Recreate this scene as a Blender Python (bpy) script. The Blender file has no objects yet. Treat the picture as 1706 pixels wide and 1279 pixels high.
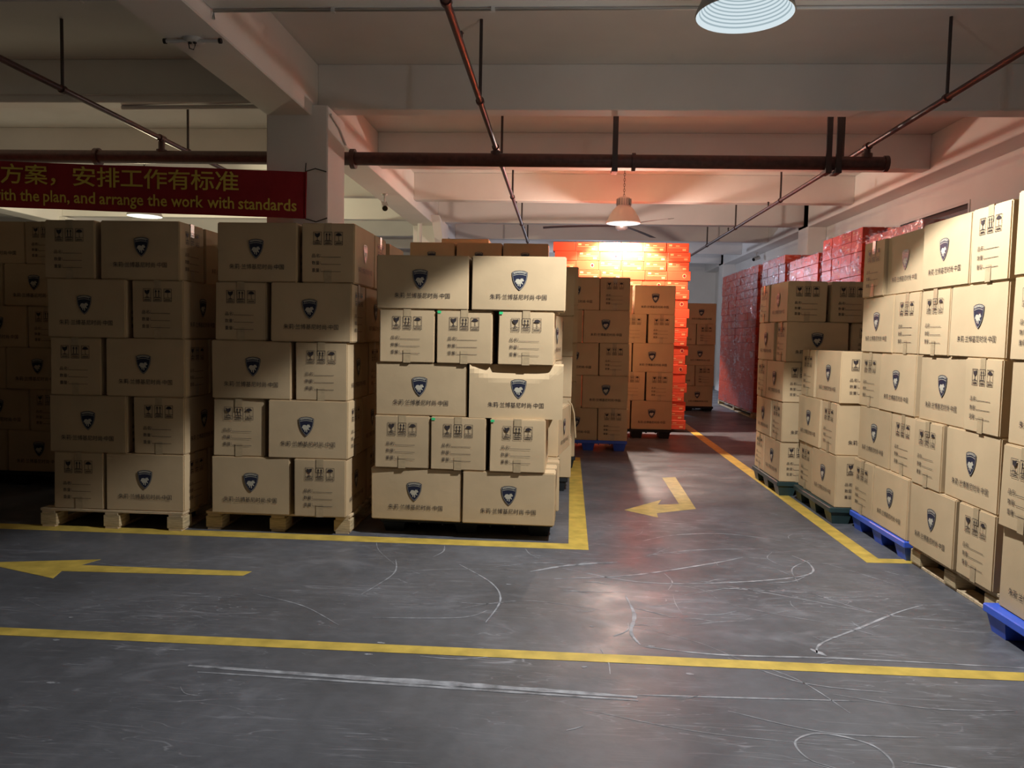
import bpy, bmesh, math, random
from mathutils import Vector, Matrix
random.seed(7)
PI = math.pi
scene = bpy.context.scene
col = scene.collection

# ------------------------------------------------------------------ camera
FPX, YAW, PITCH, ROLL, EYE = 1290.0, 0.06006, 0.06265, 0.01987, 1.5
cd = bpy.data.cameras.new('camera'); cam = bpy.data.objects.new('camera', cd); col.objects.link(cam)
cd.sensor_fit = 'HORIZONTAL'; cd.sensor_width = 36.0; cd.lens = 36.0 * FPX / 1706.0
cd.clip_start = 0.05; cd.clip_end = 200
fw = Vector((-math.sin(YAW) * math.cos(PITCH), math.cos(YAW) * math.cos(PITCH), -math.sin(PITCH)))
rt = Vector((math.cos(YAW), math.sin(YAW), 0)); up = rt.cross(fw)
r2 = math.cos(ROLL) * rt + math.sin(ROLL) * up; u2 = -math.sin(ROLL) * rt + math.cos(ROLL) * up
M = Matrix((r2, u2, -fw)).transposed().to_4x4(); M.translation = (0, 0, EYE)
cam.matrix_world = M
scene.camera = cam

# ------------------------------------------------------------------ world, exposure
w = bpy.data.worlds.new('world'); scene.world = w; w.use_nodes = True
w.node_tree.nodes['Background'].inputs[0].default_value = (0.5, 0.55, 0.6, 1)
w.node_tree.nodes['Background'].inputs[1].default_value = 0.05
scene.view_settings.view_transform = 'Standard'
scene.view_settings.look = 'None'
scene.view_settings.exposure = 0.0
scene.view_settings.gamma = 1.0
scene.view_settings.use_curve_mapping = False
LAMP_W = 400.0          # the cone of each lamp
LAMP_CUT = 117.0        # cone angle of the reflectors
LAMP_LEAK = 50.0        # stray light through the ribbed acrylic reflector
LAMP_COL = (0.93, 0.97, 1.0)

# ------------------------------------------------------------------ helpers
def tag(o, label=None, cat=None, group=None, kind=None):
    if label: o['label'] = label
    if cat: o['category'] = cat
    if group: o['group'] = group
    if kind: o['kind'] = kind
    return o

def empty(name, loc=(0, 0, 0), rz=0.0):
    o = bpy.data.objects.new(name, None); col.objects.link(o)
    o.empty_display_size = 0.1
    o.location = loc; o.rotation_euler = (0, 0, rz)
    return o

def link(name, me, parent=None, loc=(0, 0, 0), rot=(0, 0, 0)):
    o = bpy.data.objects.new(name, me); col.objects.link(o)
    o.location = loc; o.rotation_euler = rot
    if parent is not None: o.parent = parent
    return o

class MB:
    def __init__(s): s.v = []; s.f = []; s.m = []; s.sm = []
    def add(s, vs, fs, mi=0, smooth=False):
        b = len(s.v); s.v += [tuple(v) for v in vs]
        for f in fs:
            s.f.append(tuple(b + i for i in f)); s.m.append(mi); s.sm.append(smooth)
    def box(s, x0, x1, y0, y1, z0, z1, mi=0):
        vs = [(x, y, z) for z in (z0, z1) for y in (y0, y1) for x in (x0, x1)]
        s.add(vs, [(0, 2, 3, 1), (4, 5, 7, 6), (0, 1, 5, 4), (2, 6, 7, 3), (0, 4, 6, 2), (1, 3, 7, 5)], mi)
    def cbox(s, x0, x1, y0, y1, z0, z1, c, mi=0):
        """box with chamfered edges"""
        bm = bmesh.new(); bmesh.ops.create_cube(bm, size=1)
        for v in bm.verts:
            v.co = Vector((x0 + (v.co.x + .5) * (x1 - x0), y0 + (v.co.y + .5) * (y1 - y0), z0 + (v.co.z + .5) * (z1 - z0)))
        bmesh.ops.bevel(bm, geom=bm.edges[:], offset=c, segments=1, affect='EDGES')
        bm.verts.index_update()
        s.add([v.co for v in bm.verts], [[v.index for v in f.verts] for f in bm.faces], mi)
        bm.free()
    def prism(s, pts, z0, z1, mi=0):
        n = len(pts)
        s.add([(x, y, z0) for x, y in pts] + [(x, y, z1) for x, y in pts],
              [tuple(range(n - 1, -1, -1)), tuple(range(n, 2 * n))] + [(i, (i + 1) % n, n + (i + 1) % n, n + i) for i in range(n)], mi)
    def tube(s, pts, r, n=8, mi=0, cap=True):
        pts = [Vector(p) for p in pts]
        rings = []
        for i, p in enumerate(pts):
            d = (pts[min(i + 1, len(pts) - 1)] - pts[max(i - 1, 0)]).normalized()
            a = Vector((0, 0, 1)) if abs(d.z) < .9 else Vector((1, 0, 0))
            e1 = d.cross(a).normalized(); e2 = d.cross(e1)
            rr = r[i] if isinstance(r, (list, tuple)) else r
            rings.append([p + rr * (math.cos(2 * PI * k / n) * e1 + math.sin(2 * PI * k / n) * e2) for k in range(n)])
        vs = [v for ring in rings for v in ring]
        fs = []
        for i in range(len(pts) - 1):
            for k in range(n):
                fs.append((i * n + k, i * n + (k + 1) % n, (i + 1) * n + (k + 1) % n, (i + 1) * n + k))
        s.add(vs, fs, mi, True)
        if cap:
            s.add(rings[0], [tuple(range(n))], mi); s.add(rings[-1], [tuple(range(n - 1, -1, -1))], mi)
    def lathe(s, prof, n=24, mi=0, c=(0, 0, 0), smooth=True):
        vs = [(c[0] + r * math.cos(2 * PI * k / n), c[1] + r * math.sin(2 * PI * k / n), c[2] + z) for r, z in prof for k in range(n)]
        fs = [(i * n + k, i * n + (k + 1) % n, (i + 1) * n + (k + 1) % n, (i + 1) * n + k) for i in range(len(prof) - 1) for k in range(n)]
        s.add(vs, fs, mi, smooth)
    def poly(s, pts, z=0.0, mi=0):
        s.add([(x, y, z) for x, y in pts], [tuple(range(len(pts)))], mi)
    def rect(s, x0, x1, y0, y1, z=0.0, mi=0):
        s.poly([(x0, y0), (x1, y0), (x1, y1), (x0, y1)], z, mi)
    def strip(s, pts, wd, z=0.0, mi=0):
        """flat ribbon in the xy plane"""
        L = []; R_ = []
        for i, p in enumerate(pts):
            a = Vector(pts[max(i - 1, 0)]); b = Vector(pts[min(i + 1, len(pts) - 1)])
            d = (b - a).normalized(); nrm = Vector((-d.y, d.x))
            ww = wd[i] if isinstance(wd, (list, tuple)) else wd
            L.append(Vector(p) + nrm * ww / 2); R_.append(Vector(p) - nrm * ww / 2)
        n = len(pts)
        s.add([(v.x, v.y, z) for v in L] + [(v.x, v.y, z) for v in R_], [(n + i, n + i + 1, i + 1, i) for i in range(n - 1)], mi)
    def mesh(s, name, mats):
        me = bpy.data.meshes.new(name)
        me.from_pydata(s.v, [], s.f); me.validate()
        for m in (mats if isinstance(mats, (list, tuple)) else [mats]): me.materials.append(m)
        if len(me.polygons) == len(s.f):
            me.polygons.foreach_set('material_index', s.m); me.polygons.foreach_set('use_smooth', s.sm)
        me.update()
        return me
    def build(s, name, mats, parent=None, loc=(0, 0, 0), rot=(0, 0, 0)):
        return link(name, s.mesh(name, mats), parent, loc, rot)

# ------------------------------------------------------------------ materials
def mat(name, color, rough=0.6, metal=0.0, spec=0.5, noise=0.0, nscale=8.0, bump=0.0, bscale=40.0, emit=None, rand=0.0, stretch=(1, 1, 1), coord='Object'):
    m = bpy.data.materials.new(name); m.use_nodes = True
    nt = m.node_tree; b = nt.nodes['Principled BSDF']
    b.inputs['Base Color'].default_value = (*color, 1); b.inputs['Roughness'].default_value = rough
    b.inputs['Metallic'].default_value = metal; b.inputs['Specular IOR Level'].default_value = spec
    tc = nt.nodes.new('ShaderNodeTexCoord'); mp = nt.nodes.new('ShaderNodeMapping')
    mp.inputs['Scale'].default_value = stretch
    nt.links.new(tc.outputs[coord], mp.inputs['Vector'])
    last = None
    if noise > 0:
        n = nt.nodes.new('ShaderNodeTexNoise'); n.inputs['Scale'].default_value = nscale; n.inputs['Detail'].default_value = 5
        nt.links.new(mp.outputs[0], n.inputs['Vector'])
        r = nt.nodes.new('ShaderNodeMapRange'); r.inputs[1].default_value = .3; r.inputs[2].default_value = .7
        r.inputs[3].default_value = 1 - noise; r.inputs[4].default_value = 1 + noise
        nt.links.new(n.outputs['Fac'], r.inputs[0]); last = r.outputs[0]
    if rand > 0:
        oi = nt.nodes.new('ShaderNodeObjectInfo'); r = nt.nodes.new('ShaderNodeMapRange')
        r.inputs[3].default_value = 1 - rand; r.inputs[4].default_value = 1 + rand
        nt.links.new(oi.outputs['Random'], r.inputs[0])
        if last is None: last = r.outputs[0]
        else:
            mu = nt.nodes.new('ShaderNodeMath'); mu.operation = 'MULTIPLY'
            nt.links.new(last, mu.inputs[0]); nt.links.new(r.outputs[0], mu.inputs[1]); last = mu.outputs[0]
    if last is not None:
        vm = nt.nodes.new('ShaderNodeVectorMath'); vm.operation = 'SCALE'
        vm.inputs[0].default_value = color; nt.links.new(last, vm.inputs['Scale'])
        nt.links.new(vm.outputs[0], b.inputs['Base Color'])
    if bump > 0:
        n = nt.nodes.new('ShaderNodeTexNoise'); n.inputs['Scale'].default_value = bscale; n.inputs['Detail'].default_value = 4
        nt.links.new(mp.outputs[0], n.inputs['Vector'])
        bp = nt.nodes.new('ShaderNodeBump'); bp.inputs['Strength'].default_value = bump; bp.inputs['Distance'].default_value = .01
        nt.links.new(n.outputs['Fac'], bp.inputs['Height']); nt.links.new(bp.outputs[0], b.inputs['Normal'])
    if emit:
        b.inputs['Emission Color'].default_value = (*emit[:3], 1); b.inputs['Emission Strength'].default_value = emit[3]
    return m

m_card = mat('kraft_cardboard', (.56, .405, .235), .78, spec=.25, noise=.07, nscale=3.0, bump=.12, bscale=14, rand=.07)
m_ink = mat('printing_ink', (.045, .035, .035), .6, spec=.2, noise=.25, nscale=60)
m_navy = mat('emblem_navy', (.022, .024, .045), .45, spec=.3)
m_pale = mat('emblem_pale', (.52, .47, .36), .6, spec=.2)
m_tape = mat('packing_tape', (.47, .345, .20), .28, spec=.5, noise=.10, nscale=25)
m_green = mat('green_sticker', (.05, .62, .22), .5)
m_paint = mat('white_paint', (.80, .785, .765), .75, spec=.25, noise=.05, nscale=1.2, bump=.05, bscale=60)
m_pipe = mat('brown_pipe_paint', (.075, .030, .026), .42, spec=.45, noise=.25, nscale=18)
m_rod = mat('hanger_steel', (.045, .032, .032), .5, spec=.4)
m_cond = mat('white_conduit', (.70, .68, .66), .5)
m_cable = mat('black_cable', (.02, .02, .02), .5)
m_wood = mat('pallet_wood', (.56, .42, .26), .75, spec=.2, noise=.28, nscale=6, stretch=(1, 8, 8), rand=.1)
m_wood2 = mat('pallet_block_wood', (.50, .38, .22), .8, spec=.2, noise=.30, nscale=6, stretch=(2, 2, 18), rand=.1)
m_blue = mat('blue_plastic', (.05, .12, .62), .38, spec=.5, noise=.08, nscale=12)
m_green_pl = mat('dark_green_plastic', (.022, .045, .045), .45, spec=.45, noise=.15, nscale=12)
m_black_pl = mat('black_plastic', (.016, .018, .020), .5, spec=.4)
m_yellow = mat('yellow_line_paint', (.56, .39, .075), .5, spec=.35, noise=.22, nscale=9)
m_yellow2 = mat('worn_yellow_paint', (.52, .39, .13), .5, spec=.35, noise=.25, nscale=9)
m_scuff = mat('pale_scuff', (.27, .27, .285), .6, noise=.5, nscale=14)
m_red = mat('red_carton', (.70, .085, .035), .32, spec=.5, noise=.10, nscale=5, rand=.12)
m_red_d = mat('dark_red_print', (.28, .012, .02), .35)
m_gold = mat('pale_gold_print', (.80, .36, .16), .4)
m_banner = mat('banner_cloth', (.33, .026, .036), .75, spec=.2, noise=.10, nscale=6)
m_bantext = mat('banner_yellow_ink', (.74, .58, .12), .7, spec=.2)
m_alu = mat('lamp_housing', (.42, .42, .43), .4, metal=.6)
m_shade = mat('lamp_shade_outside', (.62, .60, .57), .45)
m_glow = mat('ribbed_acrylic_reflector', (.012, .013, .014), .5, spec=0.0, emit=(.80, .93, .98, .78))
m_glow2 = mat('ribbed_acrylic_groove', (.012, .013, .014), .5, spec=0.0, emit=(.62, .80, .88, .50))
m_led = mat('led_disc', (1, 1, 1), .3, emit=(.9, .97, 1.0, 3.0))
m_camw = mat('camera_white', (.55, .54, .52), .4)
m_lens = mat('camera_lens', (.01, .01, .012), .15)
m_door = mat('grey_shutter', (.30, .26, .27), .5, noise=.1)

def floor_material():
    m = bpy.data.materials.new('scratched_grey_floor_paint'); m.use_nodes = True
    nt = m.node_tree; N = nt.nodes; Lk = nt.links; b = N['Principled BSDF']
    tc = N.new('ShaderNodeTexCoord')
    def noise(scale, det, st=(1, 1, 1), rot=0.0, dist=0.0):
        mp = N.new('ShaderNodeMapping'); mp.inputs['Scale'].default_value = st; mp.inputs['Rotation'].default_value = (0, 0, rot)
        Lk.new(tc.outputs['Object'], mp.inputs['Vector'])
        n = N.new('ShaderNodeTexNoise'); n.inputs['Scale'].default_value = scale; n.inputs['Detail'].default_value = det; n.inputs['Distortion'].default_value = dist
        Lk.new(mp.outputs[0], n.inputs['Vector']); return n.outputs['Fac']
    def ramp(sock, a, c, lo=0.0, hi=1.0):
        r = N.new('ShaderNodeMapRange'); r.inputs[1].default_value = a; r.inputs[2].default_value = c
        r.inputs[3].default_value = lo; r.inputs[4].default_value = hi
        Lk.new(sock, r.inputs[0]); return r.outputs[0]
    def op(o, a, c):
        x = N.new('ShaderNodeMath'); x.operation = o
        for i, q in enumerate((a, c)):
            if isinstance(q, (int, float)): x.inputs[i].default_value = q
            else: Lk.new(q, x.inputs[i])
        return x.outputs[0]
    base = ramp(noise(1.3, 7), .3, .7, .70, 1.28)
    fine = ramp(noise(14, 4), .3, .7, .90, 1.10)
    # drag marks: thin ridges of stretched noise in several directions
    sc = None
    for k, (rot, st, s0) in enumerate(((.05, (.5, 4, 1), 2.4), (-.5, (.6, 5, 1), 2.2), (.75, (.5, 8, 1), 1.7), (1.5, (.7, 5, 1), 2.0), (-1.05, (.45, 9, 1), 1.6))):
        n = noise(s0, 2.5, st, rot, .6)
        ridge = op('ABSOLUTE', op('SUBTRACT', n, .5), 0)
        line = ramp(ridge, .0, .007, 1, 0)
        msk = ramp(noise(.9 + .2 * k, 3, (1, 1, 1), 1.3 * k), .52, .70)
        line = op('MULTIPLY', line, msk)
        sc = line if sc is None else op('MAXIMUM', sc, line)
    scuff = op('MULTIPLY', ramp(noise(3.2, 8, (.8, 1.2, 1), .2, 1.6), .52, .74), ramp(noise(.55, 3, (1, 1, 1), 2.0), .40, .62))
    k = op('MULTIPLY', base, fine)
    vm = N.new('ShaderNodeVectorMath'); vm.operation = 'SCALE'; vm.inputs[0].default_value = (.104, .105, .115)
    Lk.new(k, vm.inputs['Scale'])
    mx = N.new('ShaderNodeMix'); mx.data_type = 'RGBA'
    fac = op('MINIMUM', op('ADD', op('MULTIPLY', sc, .58), op('MULTIPLY', scuff, .30)), .8)
    Lk.new(fac, mx.inputs[0]); Lk.new(vm.outputs[0], mx.inputs[6]); mx.inputs[7].default_value = (.40, .40, .43, 1)
    Lk.new(mx.outputs[2], b.inputs['Base Color'])
    Lk.new(ramp(noise(2.4, 5), .3, .7, .30, .52), b.inputs['Roughness'])
    b.inputs['Specular IOR Level'].default_value = .45
    bp = N.new('ShaderNodeBump'); bp.inputs['Strength'].default_value = .10; bp.inputs['Distance'].default_value = .01
    Lk.new(op('ADD', noise(22, 4), op('MULTIPLY', sc, .5)), bp.inputs['Height']); Lk.new(bp.outputs[0], b.inputs['Normal'])
    return m
m_floor = floor_material()

def film_material():
    m = bpy.data.materials.new('stretch_film'); m.use_nodes = True
    nt = m.node_tree; N = nt.nodes; Lk = nt.links; N.remove(N['Principled BSDF'])
    out = N['Material Output']
    tr = N.new('ShaderNodeBsdfTransparent'); gl = N.new('ShaderNodeBsdfGlossy'); gl.inputs['Roughness'].default_value = .16
    gl.inputs['Color'].default_value = (.9, .9, .95, 1); tr.inputs['Color'].default_value = (.90, .90, .92, 1)
    mx = N.new('ShaderNodeMixShader')
    tc = N.new('ShaderNodeTexCoord'); mp = N.new('ShaderNodeMapping'); mp.inputs['Scale'].default_value = (1, 1, 2.2)
    Lk.new(tc.outputs['Object'], mp.inputs['Vector'])
    n = N.new('ShaderNodeTexNoise'); n.inputs['Scale'].default_value = 4.5; n.inputs['Detail'].default_value = 6; n.inputs['Distortion'].default_value = 1.5
    Lk.new(mp.outputs[0], n.inputs['Vector'])
    r = N.new('ShaderNodeMapRange'); r.inputs[1].default_value = .50; r.inputs[2].default_value = .68; r.inputs[3].default_value = .03; r.inputs[4].default_value = .50
    Lk.new(n.outputs['Fac'], r.inputs[0]); Lk.new(r.outputs[0], mx.inputs[0])
    bp = N.new('ShaderNodeBump'); bp.inputs['Strength'].default_value = .8; bp.inputs['Distance'].default_value = .03
    Lk.new(n.outputs['Fac'], bp.inputs['Height']); Lk.new(bp.outputs[0], gl.inputs['Normal'])
    Lk.new(tr.outputs[0], mx.inputs[1]); Lk.new(gl.outputs[0], mx.inputs[2]); Lk.new(mx.outputs[0], out.inputs['Surface'])
    return m
m_film = film_material()

def text_mesh(name, body, size, m, align='CENTER', bold=0.0, space=1.0):
    c = bpy.data.curves.new(name, 'FONT'); c.body = body; c.size = size; c.align_x = align; c.align_y = 'CENTER'
    c.resolution_u = 2; c.offset = bold; c.space_character = space
    o = bpy.data.objects.new(name, c); col.objects.link(o)
    dg = bpy.context.evaluated_depsgraph_get()
    me = bpy.data.meshes.new_from_object(o.evaluated_get(dg)); me.name = name
    bpy.data.objects.remove(o); bpy.data.curves.remove(c)
    me.materials.clear(); me.materials.append(m)
    return me

def fit_width(me, width, height=None):
    xs = [v.co.x for v in me.vertices]; ys = [v.co.y for v in me.vertices]
    x0, x1, y0, y1 = min(xs), max(xs), min(ys), max(ys)
    sx = width / (x1 - x0); sy = sx if height is None else height / (y1 - y0)
    for v in me.vertices:
        v.co.x = (v.co.x - (x0 + x1) / 2) * sx; v.co.y = (v.co.y - (y0 + y1) / 2) * sy
    return me

# ------------------------------------------------------------------ room shell
SLAB, BEAM, GIRD = 4.15, 3.71, 3.60
X0, X1, Y0, Y1 = -18.0, 5.0, -9.0, 25.6
mb = MB(); mb.box(X0 - .2, X1 + .3, Y0 - .2, Y1 + .2, -.2, 0)
floor = tag(mb.build('floor', m_floor), 'dark grey painted warehouse floor with scratches', kind='structure')
mb = MB(); mb.box(X0 - .2, X1 + .3, Y0 - .2, Y1 + .2, SLAB, SLAB + .2)
ceiling = tag(mb.build('ceiling', m_paint), 'white painted concrete slab ceiling', kind='structure')
mb = MB(); mb.box(X0, X1, Y1, Y1 + .2, 0, SLAB)
tag(mb.build('wall_back', m_paint), 'white wall at the far end of the aisle', kind='structure')
mb = MB(); mb.box(X0 - .2, X0, Y0, Y1, 0, SLAB)
tag(mb.build('wall_left', m_paint), 'white wall on the left side', kind='structure')
mb = MB(); mb.box(X0, X1, Y0 - .2, Y0, 0, SLAB)
tag(mb.build('wall_front', m_paint), 'white wall behind the viewer', kind='structure')
DY0, DY1, DZ = 10.0, 11.9, 3.24
mb = MB()
mb.box(X1, X1 + .25, Y0, DY0, 0, SLAB); mb.box(X1, X1 + .25, DY1, Y1, 0, SLAB); mb.box(X1, X1 + .25, DY0, DY1, DZ, SLAB)
tag(mb.build('wall_right', m_paint), 'white painted wall behind the red boxes on the right', kind='structure')
d = tag(empty('door_1', (X1 + .2, (DY0 + DY1) / 2, 0)), 'dark recessed doorway in the right wall', kind='structure')
mb = MB(); mb.box(0, .04, -.95, .95, 0, DZ); mb.build('door_leaf', m_door, d)
mb = MB(); mb.box(-.21, -.17, -.99, -.95, 0, DZ + .04); mb.box(-.21, -.17, .95, .99, 0, DZ + .04); mb.box(-.21, -.17, -.95, .95, DZ, DZ + .04)
mb.build('door_frame', m_cond, d)
# secondary beams between the girders (parts of the ceiling)
NT = 0
def beam(mb, label):
    global NT
    NT += 1
    return tag(mb.build('trim_%d' % NT, m_paint), label, kind='structure')
GX = [(-2.91, -2.46), (4.65, 5.0), (-10.55, -10.1), (-18.0, -17.75)]
for k in range(-5, 7):
    yb = 7.74 + 2.553 * k
    mb = MB(); mb.cbox(-2.46, 4.65, yb, yb + .22, BEAM, SLAB, .008); beam(mb, 'white painted ceiling beam')
    mb = MB(); mb.cbox(-10.1, -2.91, yb - .15, yb + .07, BEAM + .02, SLAB, .008); beam(mb, 'white painted ceiling beam')
    mb = MB(); mb.cbox(-17.75, -10.55, yb - .1, yb + .12, BEAM + .02, SLAB, .008); beam(mb, 'white painted ceiling beam')
for gx0, gx1 in GX:
    mb = MB(); mb.cbox(gx0, gx1, Y0, Y1, GIRD if gx0 < 4 else 3.66, SLAB, .01); beam(mb, 'white painted girder running along the aisle')
n = 0
for cx0, cx1 in ((-2.91, -2.30), (4.65, 5.0), (-10.55, -9.95)):
    for cy in (-7.75, -.1, 7.55, 15.15, 22.8):
        if cx0 < -9 and cy < 0: continue
        mb = MB(); mb.cbox(cx0, cx1, cy, cy + .6, 0, SLAB if cx0 > 4 else GIRD + .1, .012)
        beam(mb, 'white square concrete column')
# haunches where the girder meets the second column
mb = MB()
for xs in ((-2.46, -2.30),):
    mb.add([(xs[0], 15.15, 3.62), (xs[0], 14.55, 3.72), (xs[0], 15.15, 3.2), (xs[1], 15.15, 3.62), (xs[1], 14.55, 3.72), (xs[1], 15.15, 3.2)],
           [(0, 1, 2), (3, 5, 4), (0, 3, 4, 1), (1, 4, 5, 2), (0, 2, 5, 3)])
beam(mb, 'sloping haunch under the girder at the distant column')

# ------------------------------------------------------------------ floor paint and wear (parts of the floor)
def floor_poly(name, pts, m, z=.0015, parent=floor):
    mb = MB(); mb.prism(pts, 0.0, z); return mb.build(name, m, parent)
def fr(name, x0, x1, y0, y1, m, z=.0015): return floor_poly(name, [(x0, y0), (x1, y0), (x1, y1), (x0, y1)], m, z)
fr('lane_line', -12, 5, 3.515, 3.607, m_yellow)
fr('lane_line', -12, .10, 5.405, 5.55, m_yellow)
floor_poly('lane_line', [(.10, 5.405), (.24, 5.405), (.29, 9.6), (.16, 9.6), (.10, 5.55)], m_yellow)
floor_poly('lane_line', [(2.13, 5.34), (2.50, 5.36), (2.50, 5.46), (2.25, 5.45), (2.28, 14.5), (2.14, 14.5)], m_yellow)
floor_poly('lane_arrow', [(-3.62, 4.60), (-2.98, 4.36), (-3.02, 4.50), (-1.90, 4.545), (-1.88, 4.635), (-2.98, 4.63), (-2.93, 4.76)], m_yellow)
floor_poly('lane_arrow', [(.60, 6.72), (.86, 6.48), (.87, 6.64), (1.24, 6.86), (1.29, 8.42), (1.14, 8.36), (1.12, 7.04), (.92, 6.98), (.98, 7.20)], m_yellow2)
def curve(pts, n=12):
    out = []
    for i in range(len(pts) - 1):
        p0, p1, p2, p3 = (Vector(pts[max(i - 1, 0)]), Vector(pts[i]), Vector(pts[i + 1]), Vector(pts[min(i + 2, len(pts) - 1)]))
        for k in range(n):
            t = k / n
            out.append(.5 * ((2 * p1) + (p2 - p0) * t + (2 * p0 - 5 * p1 + 4 * p2 - p3) * t * t + (3 * p1 - p0 - 3 * p2 + p3) * t ** 3))
    out.append(Vector(pts[-1])); return out
def scratch(pts, wd):
    mb = MB(); c = curve(pts); n = len(c)
    ws = [wd * (.35 + .65 * math.sin(PI * min(1, max(0, (i + .5) / n)))) * random.uniform(.7, 1.2) for i in range(n)]
    mb.strip(c, ws, .0012); mb.build('scratch', m_scuff, floor)
scratch([(-1.62, 3.28), (-.9, 3.24), (-.2, 3.21), (.36, 3.18)], .045)
scratch([(-1.55, 3.22), (-.5, 3.185), (.36, 3.15)], .02)
scratch([(.36, 3.20), (.85, 3.22), (1.3, 3.24)], .012)
scratch([(1.27, 3.72), (1.34, 3.86), (1.62, 4.10), (1.92, 4.36), (2.12, 4.50)], .016)
scratch([(1.26, 3.78), (1.31, 3.70)], .03)
scratch([(.43, 3.74), (.40, 3.9), (.44, 4.15), (.42, 4.45)], .02)
scratch([(.45, 3.72), (.8, 3.66), (1.4, 3.68), (2.2, 3.66)], .016)
scratch([(.05, 4.95), (.55, 4.72), (1.15, 4.80), (1.62, 5.0), (1.72, 5.25), (1.66, 5.45)], .016)
scratch([(.0, 4.72), (.5, 4.86), (1.05, 5.18), (1.3, 5.36)], .018)
scratch([(-.15, 4.85), (.1, 5.02), (.42, 5.13)], .03)
scratch([(-.35, 3.95), (-.3, 4.3), (-.38, 4.6), (-.62, 4.95)], .012)
scratch([(-.95, 3.95), (-.5, 4.0), (-.36, 4.12)], .010)
scratch([(.95, 2.72), (1.12, 2.66), (1.22, 2.74), (1.2, 2.88), (1.04, 2.95), (.92, 2.88), (.93, 2.76), (1.02, 2.70)], .010)
scratch([(-1.1, 4.3), (-1.0, 4.7), (-1.05, 5.0)], .010)
scratch([(.65, 5.7), (.9, 5.9), (1.3, 6.0), (1.7, 5.85)], .016)
scratch([(.6, 5.3), (1.0, 5.5), (1.5, 5.6)], .012)
for i in range(110):
    x = random.gauss(.75, .95) if i < 80 else random.uniform(-3.4, 2.1); y = random.gauss(4.7, .75) if i < 80 else random.uniform(2.5, 5.2)
    if not (2.4 < y < 7.5) or x > 2.2: continue
    a = random.gauss(0, .45) + (PI / 2 if random.random() < .2 else 0); l = random.uniform(.06, .35) if i % 3 else random.uniform(.3, 1.0)
    k = random.uniform(-.06, .06) * l / .3
    scratch([(x, y), (x + l * .5 * math.cos(a) - k * math.sin(a), y + l * .5 * math.sin(a) + k * math.cos(a)), (x + l * math.cos(a), y + l * math.sin(a))], random.uniform(.003, .009))
for i in range(14):
    x = random.uniform(-2.5, 2.0); y = random.uniform(2.5, 4.6); l = random.uniform(.015, .04)
    scratch([(x, y), (x + l, y + random.uniform(-.01, .01))], random.uniform(.01, .02))

# ------------------------------------------------------------------ carton meshes
T1, T2, T3 = (.60, .39, .427), (.68, .41, .388), (.58, .37, .385)
def carton_body(key, v, dent=False):
    L, W, H = key; rnd = random.Random(hash((v, int(L * 100))) % 9999)
    bm = bmesh.new(); bmesh.ops.create_cube(bm, size=1)
    for p in bm.verts: p.co = Vector((p.co.x * L, p.co.y * W, (p.co.z + .5) * H))
    bmesh.ops.bevel(bm, geom=bm.edges[:], offset=.007, segments=2, affect='EDGES')
    for p in bm.verts:
        if abs(p.co.x) > L / 2 - .02 and abs(p.co.y) > W / 2 - .02:
            k = Vector((-math.copysign(1, p.co.x), -math.copysign(1, p.co.y), 0))
            s = random.Random((round(p.co.x > 0), round(p.co.y > 0), p.co.z > H / 2, v).__hash__()).uniform(0, .005)
            p.co += k * s
            if p.co.z < H / 2: p.co.z += 0
    if dent:   # the top front edge is pushed in: a curved crease, the board above it leans back
        bm.free(); bm = bmesh.new()
        nx, nz = 20, 12; grid = {}
        for i in range(nx + 1):
            for j in range(nz + 1):
                x = -L / 2 + L * i / nx; z = H * j / nz
                cl = H * (.72 + .26 * (2 * i / nx - 1) ** 4)
                y = -W / 2 + (max(0, z - cl) * .55)
                grid[i, j] = bm.verts.new((x, y, z))
        for i in range(nx):
            for j in range(nz): bm.faces.new((grid[i, j], grid[i + 1, j], grid[i + 1, j + 1], grid[i, j + 1]))
        tb = [bm.verts.new((-L / 2 + L * i / nx, W / 2, H)) for i in range(nx + 1)]
        bb = [bm.verts.new((-L / 2 + L * i / nx, W / 2, 0)) for i in range(nx + 1)]
        for i in range(nx):
            bm.faces.new((grid[i, nz], grid[i + 1, nz], tb[i + 1], tb[i])); bm.faces.new((tb[i], tb[i + 1], bb[i + 1], bb[i]))
            bm.faces.new((bb[i], bb[i + 1], grid[i + 1, 0], grid[i, 0]))
        bm.faces.new([grid[0, j] for j in range(nz, -1, -1)] + [bb[0], tb[0]])
        bm.faces.new([grid[nx, j] for j in range(nz + 1)] + [tb[nx], bb[nx]])
    me = bpy.data.meshes.new('carton_body'); bm.to_mesh(me); bm.free()
    me.materials.append(m_card); return me
BODY = {(k, v): carton_body(k, v) for k in (T1, T2, T3) for v in range(4)}
DENT = carton_body(T2, 9, True)
def tape_mesh(key, topside):
    L, W, H = key; mb = MB(); w2 = .027; e = .0012
    z = H + e if topside else .0; s = -1 if topside else 1
    z = z if topside else .0006
    mb.add([(-L / 2, -w2, z), (L / 2, -w2, z), (L / 2, w2, z), (-L / 2, w2, z)], [(0, 1, 2, 3)])
    for sx in (-1, 1):
        x = sx * (L / 2 + e); t = .095
        za, zb = (H - t, H + e) if topside else (0.0, t)
        mb.add([(x, -w2, za), (x, w2, za), (x, w2, zb), (x, -w2, zb)], [(0, 1, 2, 3) if sx > 0 else (3, 2, 1, 0)])
    return mb.mesh('packing_tape', m_tape)
TAPE = {(k, t): tape_mesh(k, t) for k in (T1, T2, T3) for t in (True, False)}
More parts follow.
